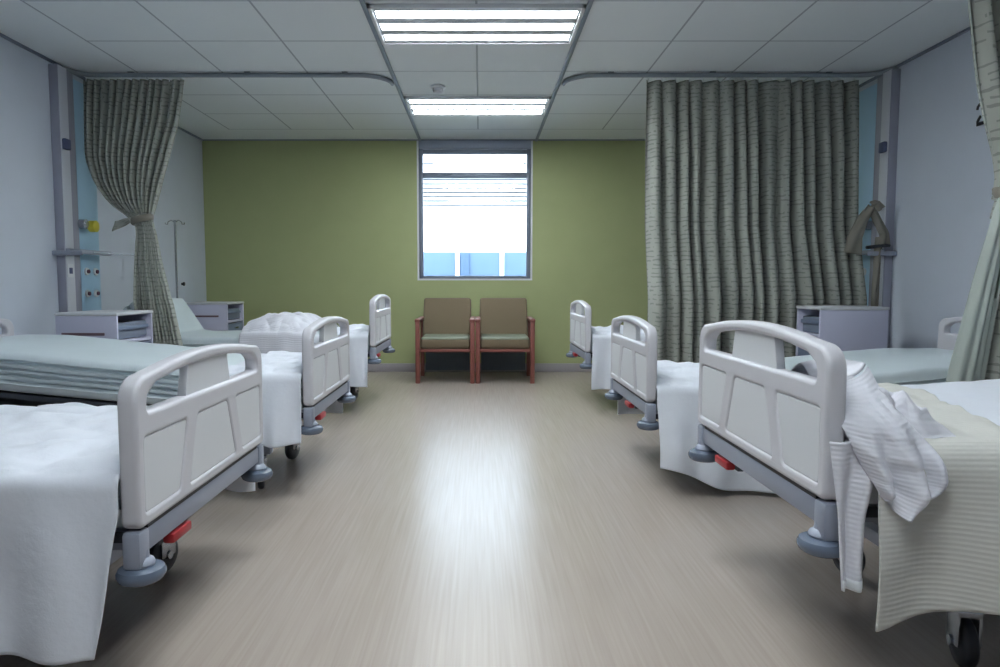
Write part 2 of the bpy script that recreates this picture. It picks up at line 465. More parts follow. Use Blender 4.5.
def tied(label, cx, y, rows, pleats, zb, width, amp=.028, lining=0, seed=0, tie=None, tail=None, lean_fn=None):
    """rows: (z, xL, xR, depth amplitude) from the top down"""
    t = thing('privacy_curtain', label, 'curtain', (cx, y, 0))
    zs = [r[0] for r in rows]
    L = [(-r[0], r[1]) for r in rows]; R = [(-r[0], r[2]) for r in rows]; A = [(-r[0], r[3]) for r in rows]
    zt = rows[0][0]
    def sint(tab, q):
        s = 0
        for k in (-2, -1, 0, 1, 2): s += interp(tab, q+k*.02)
        return s/5
    def fn(a, b):
        z = zt+(zb-zt)*b; q = -z
        l, r, am = sint(L, q), sint(R, q), sint(A, q)
        aa = a
        ph = 2*PI*pleats*(a+.02*nz(a*8, b*.5, seed))+1.0*nz(a*6, b*1.5, seed+2)
        yy = am*math.sin(ph)*(1+.5*nz(a*9, 1, seed))-.6*am*math.sin(PI*a)
        # swags: cloth sags toward the tie
        x = l+(r-l)*aa+.25*am*math.cos(ph)*.6
        lin = lining*sm(1.27, 1.0, z) if lining else 0
        if lining and a < lin:
            yy = yy*.12-.02-.02*math.sin(PI*a/max(lin, .001)); x = l+(r-l)*a*(1+.0*b)
        if lean_fn: yy += lean_fn(z)-y
        return Vector((x-cx, yy, z)), ((a-lin-1e-4 if lining else a+.001)*width, z)
    grid('curtain_cloth', 340, 110, fn, M['curtain'], t, thick=.003)
    if tie:
        x0, x1, z = tie
        pts = []
        for k in range(24):
            an = 2*PI*k/24
            pts.append(((x0+x1)/2-cx+(x1-x0)/2*1.12*math.cos(an), .052*math.sin(an)-.015+(lean_fn(z)-y if lean_fn else 0), z+.02*math.cos(an)))
        obj('tie_band', tube(bmesh.new(), pts, (.007, .022), n=8, closed=True), M['tie'], t)
    if tail:
        (ax, az), (bx, bz) = tail
        def ft(a, b):
            x = ax+(bx-ax)*a; z = az+(bz-az)*a-.045*(b-.5)*(0.7+a*.9)
            return Vector((x-cx, (lean_fn(z)-y if lean_fn else 0)-.07-.012*math.sin(a*5+b*3), z)), (a*.1+.01, b*.1)
        grid('tie_tail', 12, 6, ft, M['curtain'], t, thick=.004)
    for i in range(9):
        x = rows[0][1]+.02+(rows[0][2]-rows[0][1]-.04)*i/8-cx
        obj('curtain_hook', tube(bmesh.new(), [(x, 0, 2.322), (x, .005, 2.308), (x, 0, 2.29)], .004, n=6), M['whitep'], t)
    return t
tied('grey patterned curtain tied back in a bunch beside the second left-hand bed', -2.35, 4.80,
     [(2.30, -2.736, -2.04, .016), (2.03, -2.73, -2.075, .026), (1.757, -2.716, -2.144, .032), (1.585, -2.65, -2.19, .036),
      (1.447, -2.545, -2.222, .036), (1.37, -2.435, -2.243, .03), (1.33, -2.367, -2.257, .024), (1.26, -2.34, -2.225, .028), (1.05, -2.32, -2.155, .034),
      (.784, -2.29, -2.05, .036), (.43, -2.26, -1.98, .036), (.28, -2.25, -1.96, .036)],
     13, .28, 1.8, seed=4, tie=(-2.375, -2.25, 1.335), tail=((-2.36, 1.33), (-2.475, 1.285)), lean_fn=lambda z: interp([(.28, 4.51), (.8, 4.53), (1.3, 4.71), (2.3, 4.80)], z))
tied('near grey patterned curtain with a plain lining edge, tied back at the right side', 2.15, 2.60,
     [(2.30, 1.78, 2.72, .016), (1.95, 1.815, 2.6, .028), (1.65, 1.872, 2.45, .036), (1.50, 1.912, 2.34, .036), (1.38, 1.95, 2.24, .034), (1.27, 1.965, 2.12, .026),
      (1.20, 1.94, 2.13, .03), (.95, 1.875, 2.25, .036), (.54, 1.785, 2.35, .036), (.28, 1.76, 2.36, .036)],
     12, .28, 1.7, lining=.22, seed=11, tie=(1.95, 2.12, 1.255), tail=((1.98, 1.26), (2.05, 1.18)))

# ------------------------------------------------------------------ wall services
def services(s, lab, dy=0):
    """vertical trunking with the blue outlet panel beside it; s = -1 left wall, 1 right wall"""
    xw = XL if s < 0 else XR
    t = thing('service_trunking', lab, 'wall trunking', (xw, 4.6+dy, 0))
    def B(d0, d1, y0, y1, z0, z1, m, name, bev=.004):   # d = distance out from wall
        a, c = sorted((-s*d0, -s*d1))
        return obj(name, BX(a, c, y0-4.6, y1-4.6, z0, z1, bev=bev), M[m], t)
    B(0, .06, 4.53, 4.62, .35, H-.03, 'trunk', 'trunking_column')
    B(.0, .055, 4.52, 4.53, .35, H-.03, 'trunkg', 'trunking_side_shade', .001)  # thin slab carrying the shadow tone of the column's near side
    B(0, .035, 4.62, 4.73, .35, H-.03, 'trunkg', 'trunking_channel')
    B(0, .03, 4.74, 4.98, .45, H-.06, 'blue', 'outlet_panel')
    B(.06, .09, 4.53, 4.59, 1.78, 1.85, 'socket', 'clamp_block', .008)
    o = B(.06, .066, 4.53, 4.60, .94, 1.03, 'whitep', 'socket_plate')
    a, c = sorted((-s*.066, -s*.070))
    obj('socket_face', BX(a, c, -.055, -.02, .965, 1.005, bev=.002), M['socket'], o)
    for y, z in ((4.80, .985), (4.91, .985), (4.80, .83), (4.91, .83)):
        q = lathe(bmesh.new(), [(.026, 0), (.026, .012), (.015, .014)], (0, 0, 0), 'x', 16)
        for v in q.verts: v.co = Vector((-s*.03-s*v.co.x, v.co.y+y-4.6, v.co.z+z))
        o = obj('gas_outlet', q, M['whitep'], t)
        q = lathe(bmesh.new(), [(.014, 0), (.014, .012)], (0, 0, 0), 'x', 12)
        for v in q.verts: v.co = Vector((-s*.042-s*v.co.x, v.co.y+y-4.6, v.co.z+z))
        obj('outlet_core', q, M['sockbr'], o)
    # equipment rail
    B(.0, .20, 4.47, 4.49, 1.085, 1.115, 'steel', 'rail_arm', .006)
    B(.09, .12, 4.47, 4.98, 1.10, 1.13, 'steel', 'equipment_rail', .006)
    # flow regulator with yellow body
    q = lathe(bmesh.new(), [(.02, 0), (.034, .01), (.034, .05), (.02, .06)], (0, 0, 0), 'x', 16)
    for v in q.verts: v.co = Vector((-s*.03-s*v.co.x, v.co.y+.14, v.co.z+1.31))
    o = obj('flow_regulator', q, M['chrome'], t)
    q = lathe(bmesh.new(), [(.022, 0), (.04, .008), (.04, .05), (.02, .06)], (0, 0, 0), 'x', 16)
    for v in q.verts: v.co = Vector((-s*.06-s*v.co.x, v.co.y+.21, v.co.z+1.30))
    obj('yellow_valve', q, M['yellow'], o)
    return t
services(-1, 'white wall trunking with sky-blue outlet panel on the left wall')
services(1, 'white wall trunking with sky-blue outlet panel on the right wall', .10)

# small knob on left wall and a towel arm
kn = lathe(bmesh.new(), [(.012, 0), (.008, .012), (.018, .015), (.018, .026), (.008, .03)], (0, 0, 0), 'x', 16)
kn = obj('wall_knob', kn, M['black']); kn.location = (XL, 6.4, .90)
tag(kn, 'small black knob on the left wall near the green wall', 'knob')
arm = thing('equipment_arm', 'slender arm with a black end knob reaching from the left trunking', 'arm', (XL+.12, 4.74, 1.115))
obj('arm_rod', tube(bmesh.new(), [(0, 0, 0), (.12, .22, -.006), (.24, .42, -.004)], .006, n=8), M['chrome'], arm)
obj('arm_knob', lathe(bmesh.new(), [(.012, -.028), (.02, -.02), (.02, .02), (.012, .028)], (.24, .42, 0)), M['black'], arm)

# hanging fabric ties on the right trunking
hb = thing('fabric_strap', 'grey-brown fabric strap looped over the rail of the right trunking', 'strap', (2.60, 4.60, 1.41))
def strip(pts, w0, w1, parent, name, wav=.01, yoff=0):
    def fn(a, b):
        f = a*(len(pts)-1); i = min(int(f), len(pts)-2); q = f-i
        p = Vector((pts[i][0]*(1-q)+pts[i+1][0]*q, 0, pts[i][1]*(1-q)+pts[i+1][1]*q))
        d = Vector((pts[i+1][0]-pts[i][0], 0, pts[i+1][1]-pts[i][1])).normalized()
        n_ = Vector((-d.z, 0, d.x)); w = w0+(w1-w0)*a
        return p+n_*w*(b-.5)+Vector((0, yoff+wav*math.sin(b*7+a*3), 0)), (a*.3+.01, b*.1)
    return grid(name, 24, 10, fn, M['tie'], parent, thick=.006)
strip([(0, 0), (-.05, -.08), (-.10, -.2), (-.115, -.31)], .05, .12, hb, 'strap_loop', yoff=-.04)
strip([(0, 0), (.05, -.09), (.10, -.18), (.10, -.25)], .05, .07, hb, 'strap_loop', yoff=-.03)
strip([(-.01, .005), (.03, .02), (.06, -.02)], .05, .05, hb, 'strap_top', yoff=-.05)
strip([(.07, -.2), (.065, -.4), (.055, -.7)], .05, .045, hb, 'strap_tail', yoff=-.02)
obj('strap_hook', tube(bmesh.new(), [(-.02, -.03, -.27), (.05, -.03, -.262), (.14, -.02, -.255)], .011, n=8), M['dark'], hb)

# stencilled numeral on the right wall
nb = bmesh.new()
def ribbon(bm, pts, w):
    pr = []
    for i, p in enumerate(pts):
        d = Vector(pts[min(i+1, len(pts)-1)])-Vector(pts[max(i-1, 0)]); d.normalize(); n_ = Vector((-d.y, d.x))*w/2
        pr.append((Vector(p)+n_, Vector(p)-n_))
    f = [[bm.verts.new((x, -q.x, q.y)) for q in (a, b)] for x in (0, -.002) for a, b in pr]
    n = len(pts)
    for base in (0, n):
        for i in range(n-1):
            A, B = f[base+i], f[base+i+1]; bm.faces.new((A[0], B[0], B[1], A[1]))
ribbon(nb, [(-.032, .035), (-.028, .05), (-.014, .062), (.004, .063), (.02, .053), (.024, .036), (.018, .02), (.01, .010)], .019)
ribbon(nb, [(-.002, -.004), (-.016, -.018), (-.026, -.032), (-.030, -.046), (.03, -.046)], .019)
no_ = obj('bed_number', nb, M['black'], smooth=False); no_.location = (XR-.001, 3.86, 1.833)
tag(no_, 'black stencilled bed numeral 2 painted on the right wall beside the near curtain', 'number')

# ------------------------------------------------------------------ bedside lockers
def locker(x0, x1, y0, y1, front, h, label, slot=True):
    """front: +1 the drawers face +x, -1 they face -x"""
    cx, cy = (x0+x1)/2, (y0+y1)/2
    t = thing('bedside_locker', label, 'bedside locker', (cx, cy, 0), 0, 'bedside lockers')
    hx, hy = (x1-x0)/2, (y1-y0)/2
    f = front; b = bmesh.new(); fx = f*hx
    th = .018
    zb = .09
    box(b, -hx, hx, -hy, -hy+th, zb, h-.02, bev=.003); box(b, -hx, hx, hy-th, hy, zb, h-.02, bev=.003)
    a, c = sorted((-fx, -fx+f*th)); box(b, a, c, -hy+th, hy-th, zb, h-.02, bev=.003)
    box(b, -hx, hx, -hy+th, hy-th, zb, zb+th, bev=.003)
    a, c = sorted((-fx+f*th, fx-f*.004)); box(b, a, c, -hy+th, hy-th, h-.19, h-.17, bev=.003)
    obj('cabinet_body', b, M['lock'], t)
    obj('cabinet_top', BX(-hx-.006, hx+.006, -hy-.006, hy+.006, h-.02, h, bev=.008), M['panel'], t)
    a, c = sorted((fx-f*.10, fx-f*.03))
    d = obj('drawer', BX(a, c, -hy+th+.004, hy-th-.004, h-.166, h-.065, bev=.006), M['lockin'], t)
    a, c = sorted((fx-f*.03, fx-f*.012)); obj('drawer_lip', BX(a, c, -hy+th+.01, hy-th-.01, h-.11, h-.085, bev=.006), M['lockd'], d)
    a, c = sorted((fx-f*.03, fx-f*.004))
    d = obj('door', BX(a, c, -hy+th+.003, hy-th-.003, zb+th+.003, h-.2, bev=.004), M['lockd'], t)
    a, c = sorted((fx-f*.004, fx+f*.012)); obj('door_handle', BX(a, c, -.04, .04, h-.25, h-.235, bev=.005), M['chrome'], d)
    if slot:
        obj('side_grip', BX(-hx*.8, hx*.6, -hy-.006, -hy+.002, h-.135, h-.118, bev=.003), M['brown'], t)
    for sx in (-1, 1):
        for sy in (-1, 1):
            q = bmesh.new()
            lathe(q, [(.012, -.009), (.03, -.009), (.03, .009), (.012, .009)], (sx*(hx-.05), sy*(hy-.05), .031), 'x', 16)
            box(q, sx*(hx-.05)-.012, sx*(hx-.05)+.012, sy*(hy-.05)-.012, sy*(hy-.05)+.012, .045, zb)
            obj('castor', q, M['rubber'], t)
    return t
locker(-2.49, -2.13, 3.98, 4.42, 1, .728, 'white bedside locker on the left in front of the tied curtain')
locker(-2.735, -2.335, 6.28, 6.72, 1, .728, 'white bedside locker in the far left corner by the green wall')
locker(2.05, 2.46, 4.09, 4.40, -1, .758, 'white bedside locker on the right in front of the drawn curtain', slot=False)

# ------------------------------------------------------------------ beds
BW = .82
def board_mesh(detail=True):
    hw = BW/2
    top = [(hw-.005, .30)]
    outline = [(-hw, 0), (hw, 0)]
    arc = []
    for i in range(17):
        v = hw-2*hw*i/16; z = .318+.036*(1-(v/hw)**2)
        arc.append((v, z))
    pts = [(-hw+.012, 0), (hw-.012, 0)]+[(hw, .262)]
    o = rounded([(-hw, 0), (hw, 0)], .0)
    # corners
    poly = []
    def arcc(cx, cy, r, a0, a1, n=8):
        for k in range(n+1):
            a = a0+(a1-a0)*k/n; poly.append((cx+r*math.cos(a), cy+r*math.sin(a)))
    r = .02
    arcc(-hw+r, r, r, PI, 1.5*PI); arcc(hw-r, r, r, 1.5*PI, 2*PI)
    R = .055
    arcc(hw-R, .318-R+.006, R, 0, PI/2-.15)
    for i in range(1, 16):
        v = (hw-R)*(1-i/8); poly.append((v, .322+.03*(1-(v/(hw-R))**2)))
    arcc(-hw+R, .318-R+.006, R, PI/2+.15, PI)
    loops = [poly]
    def ztop(v): return .324+.03*(1-(v/(hw-R))**2)-.030
    w = .358
    p = [(-w, .244), (w, .244), (w, ztop(w)-.016)]
    p += [(w*(1-k_/8), ztop(w*(1-k_/8))) for k_ in range(1, 16)]+[(-w, ztop(w)-.016)]
    loops.append(rounded(p, [.012, .012, .022]+[.0]*15+[.022], 4))
    pan = []
    pan.append(rounded([(-.155, .03), (.155, .03), (.10, .19), (-.10, .19)], .012))
    for s in (1, -1):
        p = [(.215, .03), (.378, .03), (.378, .19), (.165, .19)]
        if s < 0: p = [(-x, y) for x, y in reversed(p)]
        pan.append(rounded(p, .012))
    web = [(-.15, .232), (.15, .232)]+[(.125*(1-k_/4), .322+.03*(1-(.125*(1-k_/4)/(hw-R))**2)-.014) for k_ in range(9)]
    return loops, pan, web
LOOPS, PAN, WEB = board_mesh()
BOARD = plate(LOOPS+PAN, .042, .010, 'footboard'); BOARD.materials.append(M['plastic'])
HEADB = plate(LOOPS, .036, .008, 'headboard'); HEADB.materials.append(M['plastic'])
def grow(p, d):
    cx = sum(x for x, y in p)/len(p); cy = sum(y for x, y in p)/len(p)
    return [(x+d*(1 if x > cx else -1), y+d*(1 if y > cy else -1)) for x, y in p]
PANM = []
for p in PAN:
    me = plate([grow(p, .001)], .036, .003, 'inset_panel'); me.materials.append(M['panel']); PANM.append(me)

WEBM = plate([WEB], .022, .002, 'grip_web'); WEBM.materials.append(M['panel'])
def castor_bm():
    q = bmesh.new()
    lathe(q, [(.03, -.014), (.056, -.012), (.06, -.006), (.06, .006), (.056, .012), (.03, .014)], (0, 0, .06), 'x', 24)
    return q
_cw = castor_bm(); CW = bpy.data.meshes.new('castor_wheel'); _cw.to_mesh(CW); _cw.free(); CW.materials.append(M['rubber'])
for p in CW.polygons: p.use_smooth = True
q = bmesh.new()
box(q, -.026, -.018, -.03, .03, .055, .15, bev=.006); box(q, .018, .026, -.03, .03, .055, .15, bev=.006)
box(q, -.028, .028, -.034, .034, .125, .152, bev=.01); lathe(q, [(.018, .15), (.018, .2)], (0, 0, 0), 'z', 14)
lathe(q, [(.012, -.03), (.012, .03)], (0, 0, .06), 'x', 12)
CF = bpy.data.meshes.new('castor_fork'); q.to_mesh(CF); q.free(); CF.materials.append(M['chrome'])
q = BX(-.014, .014, -.05, .05, -.012, .012, bev=.006)
PD = bpy.data.meshes.new('release_lever'); q.to_mesh(PD); q.free(); PD.materials.append(M['red'])
q = bmesh.new(); lathe(q, [(.02, 0), (.038, .001), (.046, .006), (.05, .015), (.05, .021), (.046, .029), (.036, .034), (.02, .035)], (0, 0, 0), 'z', 28)
BM_ = bpy.data.meshes.new('bumper_roller'); q.to_mesh(BM_); q.free(); BM_.materials.append(M['bumper'])
q = bmesh.new(); lathe(q, [(.014, 0), (.026, .002), (.029, .009), (.026, .016), (.018, .022), (.015, .04)], (0, 0, 0), 'z', 24)
CAP = bpy.data.meshes.new('roller_cap'); q.to_mesh(CAP); q.free(); CAP.materials.append(M['steel'])
for me in (CF, PD, BM_, CAP):
    for p in me.polygons: p.use_smooth = True
    me.set_sharp_from_angle(angle=math.radians(35))

def child(name, me, parent, loc, rz=0):
    o = bpy.data.objects.new(name, me); C.objects.link(o); o.parent = parent; o.location = loc; o.rotation_euler = (0, 0, rz); return o

def sweep_mattress(t, path, th, seams, name, m):
    """path (u, z_bottom); cross-section a soft rounded slab with piped seams"""
    hw = BW/2-.025
    N = 60
    sec = []
    r = .028
    def arcc(cx, cz, a0, a1, n=5):
        for k in range(n+1):
            a = a0+(a1-a0)*k/n; sec.append((cx+r*math.cos(a), cz+r*math.sin(a)))
    arcc(hw-r, r, -PI/2, 0)
    if seams:
        for s in seams:
            zc = r+(th-2*r)*s
            sec += [(hw+.004, zc-.016), (hw-.016, zc-.004), (hw-.016, zc+.004), (hw+.004, zc+.016)]
    arcc(hw-r, th-r, 0, PI/2)
    for k in range(1, 6): sec.append((hw-r-(2*hw-2*r)*k/6, th+.004*math.sin(PI*k/6)))
    arcc(-hw+r, th-r, PI/2, PI)
    if seams:
        for s in reversed(seams):
            zc = r+(th-2*r)*s
            sec += [(-hw-.004, zc+.016), (-hw+.016, zc+.004), (-hw+.016, zc-.004), (-hw-.004, zc-.016)]
    arcc(-hw+r, r, PI, 1.5*PI)
    # resample path
    us = [p[0] for p in path]
    pts = []
    tot = [0]
    for a, b in zip(path, path[1:]): tot.append(tot[-1]+math.hypot(b[0]-a[0], b[1]-a[1]))
    for i in range(N+1):
        s = tot[-1]*i/N
        pts.append((interp(list(zip(tot, [p[0] for p in path])), s), interp(list(zip(tot, [p[1] for p in path])), s)))
    for _ in range(3):
        pts = [pts[0]]+[((a[0]+2*b[0]+c[0])/4, (a[1]+2*b[1]+c[1])/4) for a, b, c in zip(pts, pts[1:], pts[2:])]+[pts[-1]]
    bm = bmesh.new(); rings = []
    for i, (u, z) in enumerate(pts):
        a = pts[max(0, i-1)]; b = pts[min(N, i+1)]
        d = Vector((b[0]-a[0], b[1]-a[1])).normalized(); nx, nzz = -d.y, d.x
        e = min(i, N-i); sh = 1 if e > 2 else (.965, .985, .995)[e]
        ring = []
        for y, h in sec:
            hh = th/2+(h-th/2)*sh
            wob = .003*nz(u*7, y*6+h*20, 2)
            ring.append(bm.verts.new((u+nx*hh, y*(.5+.5*sh)+wob, z+nzz*hh+wob)))
        rings.append(ring)
    n = len(sec)
    for A, B in zip(rings, rings[1:]):
        for k_ in range(n): bm.faces.new((A[k_], A[(k_+1) % n], B[(k_+1) % n], B[k_]))
    bm.faces.new(rings[0]); bm.faces.new(list(reversed(rings[-1])))
    bmesh.ops.recalc_face_normals(bm, faces=bm.faces)
    return obj(name, bm, m, t)

def bed(side, xf, y0, lift, label, path=None, th=.13, seams=(.5,), cu=.27, lever=.2, head=True):
    """side -1: head at the left wall; xf: distance of the footboard from x=0; y0: near edge"""
    t = thing('hospital_bed', label, 'hospital bed', (side*xf, y0+BW/2, 0), 0 if side > 0 else PI, 'hospital beds of the ward')
    zb = .375+lift
    fb = child('footboard', BOARD, t, (.02, 0, zb))
    for me in PANM: child('inset_panel', me, fb, (0, 0, 0))
    child('grip_web', WEBM, fb, (0, 0, 0))
    if head:
        hbd = child('headboard', HEADB, t, (1.79, 0, zb))
        child('grip_web', WEBM, hbd, (0, 0, 0))
    hw = BW/2
    # end bars
    for u, nm in ((.02, 'foot_bar'), (1.79, 'head_bar')):
        b = bmesh.new()
        box(b, u-.014, u+.014, -hw+.03, hw-.03, zb-.06, zb-.008, bev=.006)
        box(b, u-.02, u+.02, -hw-.002, -hw+.045, zb-.085, zb-.004, bev=.008); box(b, u-.02, u+.02, hw-.045, hw+.002, zb-.085, zb-.004, bev=.008)
        o = obj(nm, b, M['steel'], t)
        obj('dark_strip', BX(u-.012, u+.012, -hw+.05, hw-.05, zb-.010, zb+.003), M['black'], o)  # thin black strip between board and bar
        if u < 1:
            child('release_lever', PD, o, (u-.004, lever, zb-.077))
            obj('lever_bracket', BX(u+.012, u+.03, lever-.06, lever+.06, zb-.09, zb-.055, bev=.003), M['dark'], o)
        for s in (-1, 1):
            r = child('bumper_roller', BM_, t, (u-.005 if u < 1 else u+.005, s*(hw-.03), zb-.118))
            child('roller_cap', CAP, r, (0, 0, .030))
    # deck frame
    b = bmesh.new()
    box(b, .03, 1.79, -.03, .03, zb-.07, zb-.035, bev=.004)
    for u in (.35, .8, 1.2, 1.6): box(b, u-.02, u+.02, -hw+.06, hw-.06, zb-.06, zb-.03, bev=.004)
    obj('deck_frame', b, M['dark'], t)
    for s in (-1, 1):
        obj('side_rail', BX(.04, 1.78, s*(hw-.075)-.018, s*(hw-.075)+.018, zb-.065, zb-.02, bev=.006), M['steel'], t)
    p = path or [(.05, zb-.012), (1.76, zb-.012)]
    p = [(a, z if path is None else z) for a, z in p]
    # platform follows the mattress
    plat = [(a, z-.022) for a, z in p]
    sv = sweep_platform(t, plat)
    sweep_mattress(t, p, th, seams, 'mattress', M['matt'])
    # lift columns and chassis
    ch = bmesh.new()
    for s in (-1, 1): box(ch, cu-.05, 1.66, s*.25-.022, s*.25+.022, .155, .195, bev=.006)
    box(ch, cu-.02, cu+.02, -.27, .27, .16, .2, bev=.006); box(ch, 1.54, 1.58, -.27, .27, .16, .2, bev=.006)
    obj('chassis', ch, M['steel'], t)
    for u in (cu+.25, 1.35):
        lc = bmesh.new(); box(lc, u-.04, u+.04, -.05, .05, .19, .28, bev=.008); box(lc, u-.03, u+.03, -.038, .038, .28, zb-.06, bev=.006)
        obj('lift_column', lc, M['steel'], t)
    for u in (cu, 1.56):
        for s in (-1, 1):
            f = child('castor', CF, t, (u, s*.25, 0), .25*s)
            child('castor_wheel', CW, f, (0, 0, 0))
    return t

def sweep_platform(t, path):
    bm = bmesh.new(); hw = BW/2-.05; rows = []
    for i, (u, z) in enumerate(path):
        rows.append([bm.verts.new((u, y, z+dz)) for y, dz in ((-hw, -.01), (hw, -.01), (hw, .012), (-hw, .012))])
    for A, B in zip(rows, rows[1:]):
        for k_ in range(4): bm.faces.new((A[k_], A[(k_+1) % 4], B[(k_+1) % 4], B[k_]))
    bm.faces.new(rows[0]); bm.faces.new(list(reversed(rows[-1])))
    bmesh.ops.recalc_face_normals(bm, faces=bm.faces)
    return obj('platform', bm, M['dark'], t, smooth=False)

BED = {
 'L1': (-1, .712, 1.39, .0), 'L2': (-1, .69, 2.77, .015), 'L3': (-1, .71, 4.60, .095),
 'R1': (1, .71, 1.375, .068), 'R2': (1, .71, 2.86, .015), 'R3': (1, .73, 4.69, .05),
}
bed(*BED['L1'], 'nearest hospital bed on the left, covered by a plain white sheet')
bed(*BED['L2'], 'second hospital bed on the left with a thick bare pale green mattress',
    [(.05, .365), (.45, .368), (1.0, .42), (1.45, .465), (1.69, .470)], .165, (.22, .42, .66, .86))
bed(*BED['L3'], 'farthest hospital bed on the left with its backrest raised',
    [(.05, .43), (.5, .415), (1.44, .41), (1.55, .435), (1.68, .64), (1.735, .72)], .12, (.5,), head=False)
bed(*BED['R1'], 'nearest hospital bed on the right with the cream blanket over its foot',
    [(.05, .425), (.5, .425), (1.05, .465), (1.75, .53)], .12, (.5,), cu=.42)
bed(*BED['R2'], 'second hospital bed on the right, head end bare beside the locker',
    [(.05, .342), (.5, .35), (1.1, .40), (1.4, .43), (1.73, .435)], .12, (.5,), cu=.42, lever=0)
bed(*BED['R3'], 'farthest hospital bed on the right beyond the drawn curtain', cu=.40)

# ------------------------------------------------------------------ bed linen
def drape(name, label, cat, key, u0, u1, ztop, m, hangA, hangB=.12, seed=0, amp=.02, wr=.006, kf=16, flare=.05, ul=None, nu=150, nv=170,
          r=.03, bulge=None, va=.02, vb=BW-.02, uslant=None, group=None, thick=.004):
    """cloth over a bed: u from the footboard, v from the near edge; hangA(u) hem drop near side, hangB far side"""
    s, xf, y0, lift = BED[key]
    hA = hangA if callable(hangA) else (lambda u: hangA)
    hB = hangB if callable(hangB) else (lambda u: hangB)
    W = vb-va
    def fn(a, b):
        u = u0+(u1-u0)*a
        la, lb = hA(u), hB(u)
        if uslant: u = uslant(u, b)
        S = -la+(W+la+lb)*b
        z0 = ztop(u)
        fold = math.sin(u*kf+seed+1.5*nz(u*4, seed)) + .5*math.sin(u*kf*2.3+seed*2)
        if 0 <= S <= W:
            v = va+S; z = z0
            e = min(S, W-S)
            z += wr*2.0*(abs(nz(u*5+v*3, v*7-u*2, seed))-.15) + wr*nz(u*16, v*12, seed+4)
            z -= .012*(1-sm(0, .05+(r-.03)*3, e))
            if bulge: z += bulge(u, v)
            yy = v
            out = 0
        else:
            near = S < 0; d = -S if near else S-W; full = la if near else lb
            if d < r*PI/2:
                an = d/r; y_ = r*math.sin(an); dz = r*(1-math.cos(an))
            else:
                y_ = r; dz = r+(d-r*PI/2)
            gr = sm(.02, .30, d)
            out = gr*(amp*(fold+.9)+.012*nz(u*9, d*6, seed+8))+flare*d
            z = z0-.012-dz + (bulge(u, va if near else vb)*(1-sm(0, .25, d)) if bulge else 0)
            z = max(z, .012)
            yy = (va-y_-out) if near else (vb+y_+out*.5)
            u2 = u + .012*gr*math.cos(u*kf+seed)
            u = u2
        return Vector((s*(xf+u), y0+yy, z)), (u, S)
    o = grid(name, nu, nv, fn, m, thick=thick)
    # bring the origin onto the bed
    c = Vector((s*(xf+(u0+u1)/2), y0+BW/2, 0)); o.data.transform(Matrix.Translation(-c)); o.location = c
    tag(o, label, cat, group)
    return o

drape('bed_sheet', 'white sheet spread over the nearest left bed, hanging low at its side', 'sheet', 'L1', .045, 1.72,
      lambda u: .504, M['sheet'], lambda u: .384+.012*math.sin(u*5), lambda u: .31-.1*sm(.1, .4, u), seed=1.3, amp=.042, wr=.010, kf=13,
      uslant=lambda u, b: u+interp([(0, .045), (.1, .012), (.2, -.012), (.262, -.004), (.30, .003), (1, .003)], b)*(1-sm(.05, .5, u)))
drape('bed_sheet', 'white sheet over the foot of the second left bed', 'sheet', 'L2', .042, .40,
      lambda u: .540, M['sheet'], lambda u: .295+.015*math.sin(u*12), lambda u: .34, seed=4, amp=.022, wr=.010, kf=22)
drape('bed_sheet', 'white sheet over the foot of the farthest left bed', 'sheet', 'L3', .05, .62,
      lambda u: .568-.01*sm(.2, .5, u), M['sheet'], lambda u: .37, .2, seed=7, amp=.02, wr=.010, kf=20)
def hump(u, v):
    return .105*math.exp(-abs((u-.72)/.235)**3)*sm(-.05, .22, v)*(1-sm(.62, .9, v)*.2)+.018*abs(nz(u*9, v*8, 3))
drape('blanket', 'rumpled white blanket humped in the middle of the farthest left bed', 'blanket', 'L3', .42, .92,
      lambda u: .566, M['sheetw'], lambda u: .26, .2, seed=9, amp=.022, wr=.012, kf=19, bulge=hump)
drape('bed_sheet', 'smooth white sheet over the nearest right bed, beneath the cream blanket', 'sheet', 'R1', .055, 1.72,
      lambda u: interp([(0, .560), (.5, .562), (1.05, .602), (1.75, .665)], u), M['sheet'], .12, .14, seed=12, amp=.006, wr=.003, kf=12, flare=.0)
drape('blanket', 'cream ribbed blanket draped over the near side of the right-hand bed', 'blanket', 'R1', .085, .60,
      lambda u: .582, M['cream'], lambda u: .385+.03*math.sin(u*9+1.9), .1, seed=15, amp=.024, wr=.008, kf=13,
      uslant=lambda u, b: .085+(u-.085)*(.66+.34*sm(.3, .9, b)) if b > .3 else .085+(u-.085)*(.66+.5*(1-sm(.05, .3, b))), nu=160, r=.06)
drape('bed_sheet', 'white sheet over the foot of the second right bed, trailing almost to the floor', 'sheet', 'R2', .038, .62,
      lambda u: .474, M['sheet'], lambda u: .36+.10*sm(.05, .4, u), .3, seed=18, amp=.022, wr=.010, kf=14)
drape('bed_sheet', 'white sheet bunched over the foot of the farthest right bed', 'sheet', 'R3', .05, .5,
      lambda u: .555, M['sheet'], lambda u: .39, .2, seed=21, amp=.02, wr=.018, kf=20)

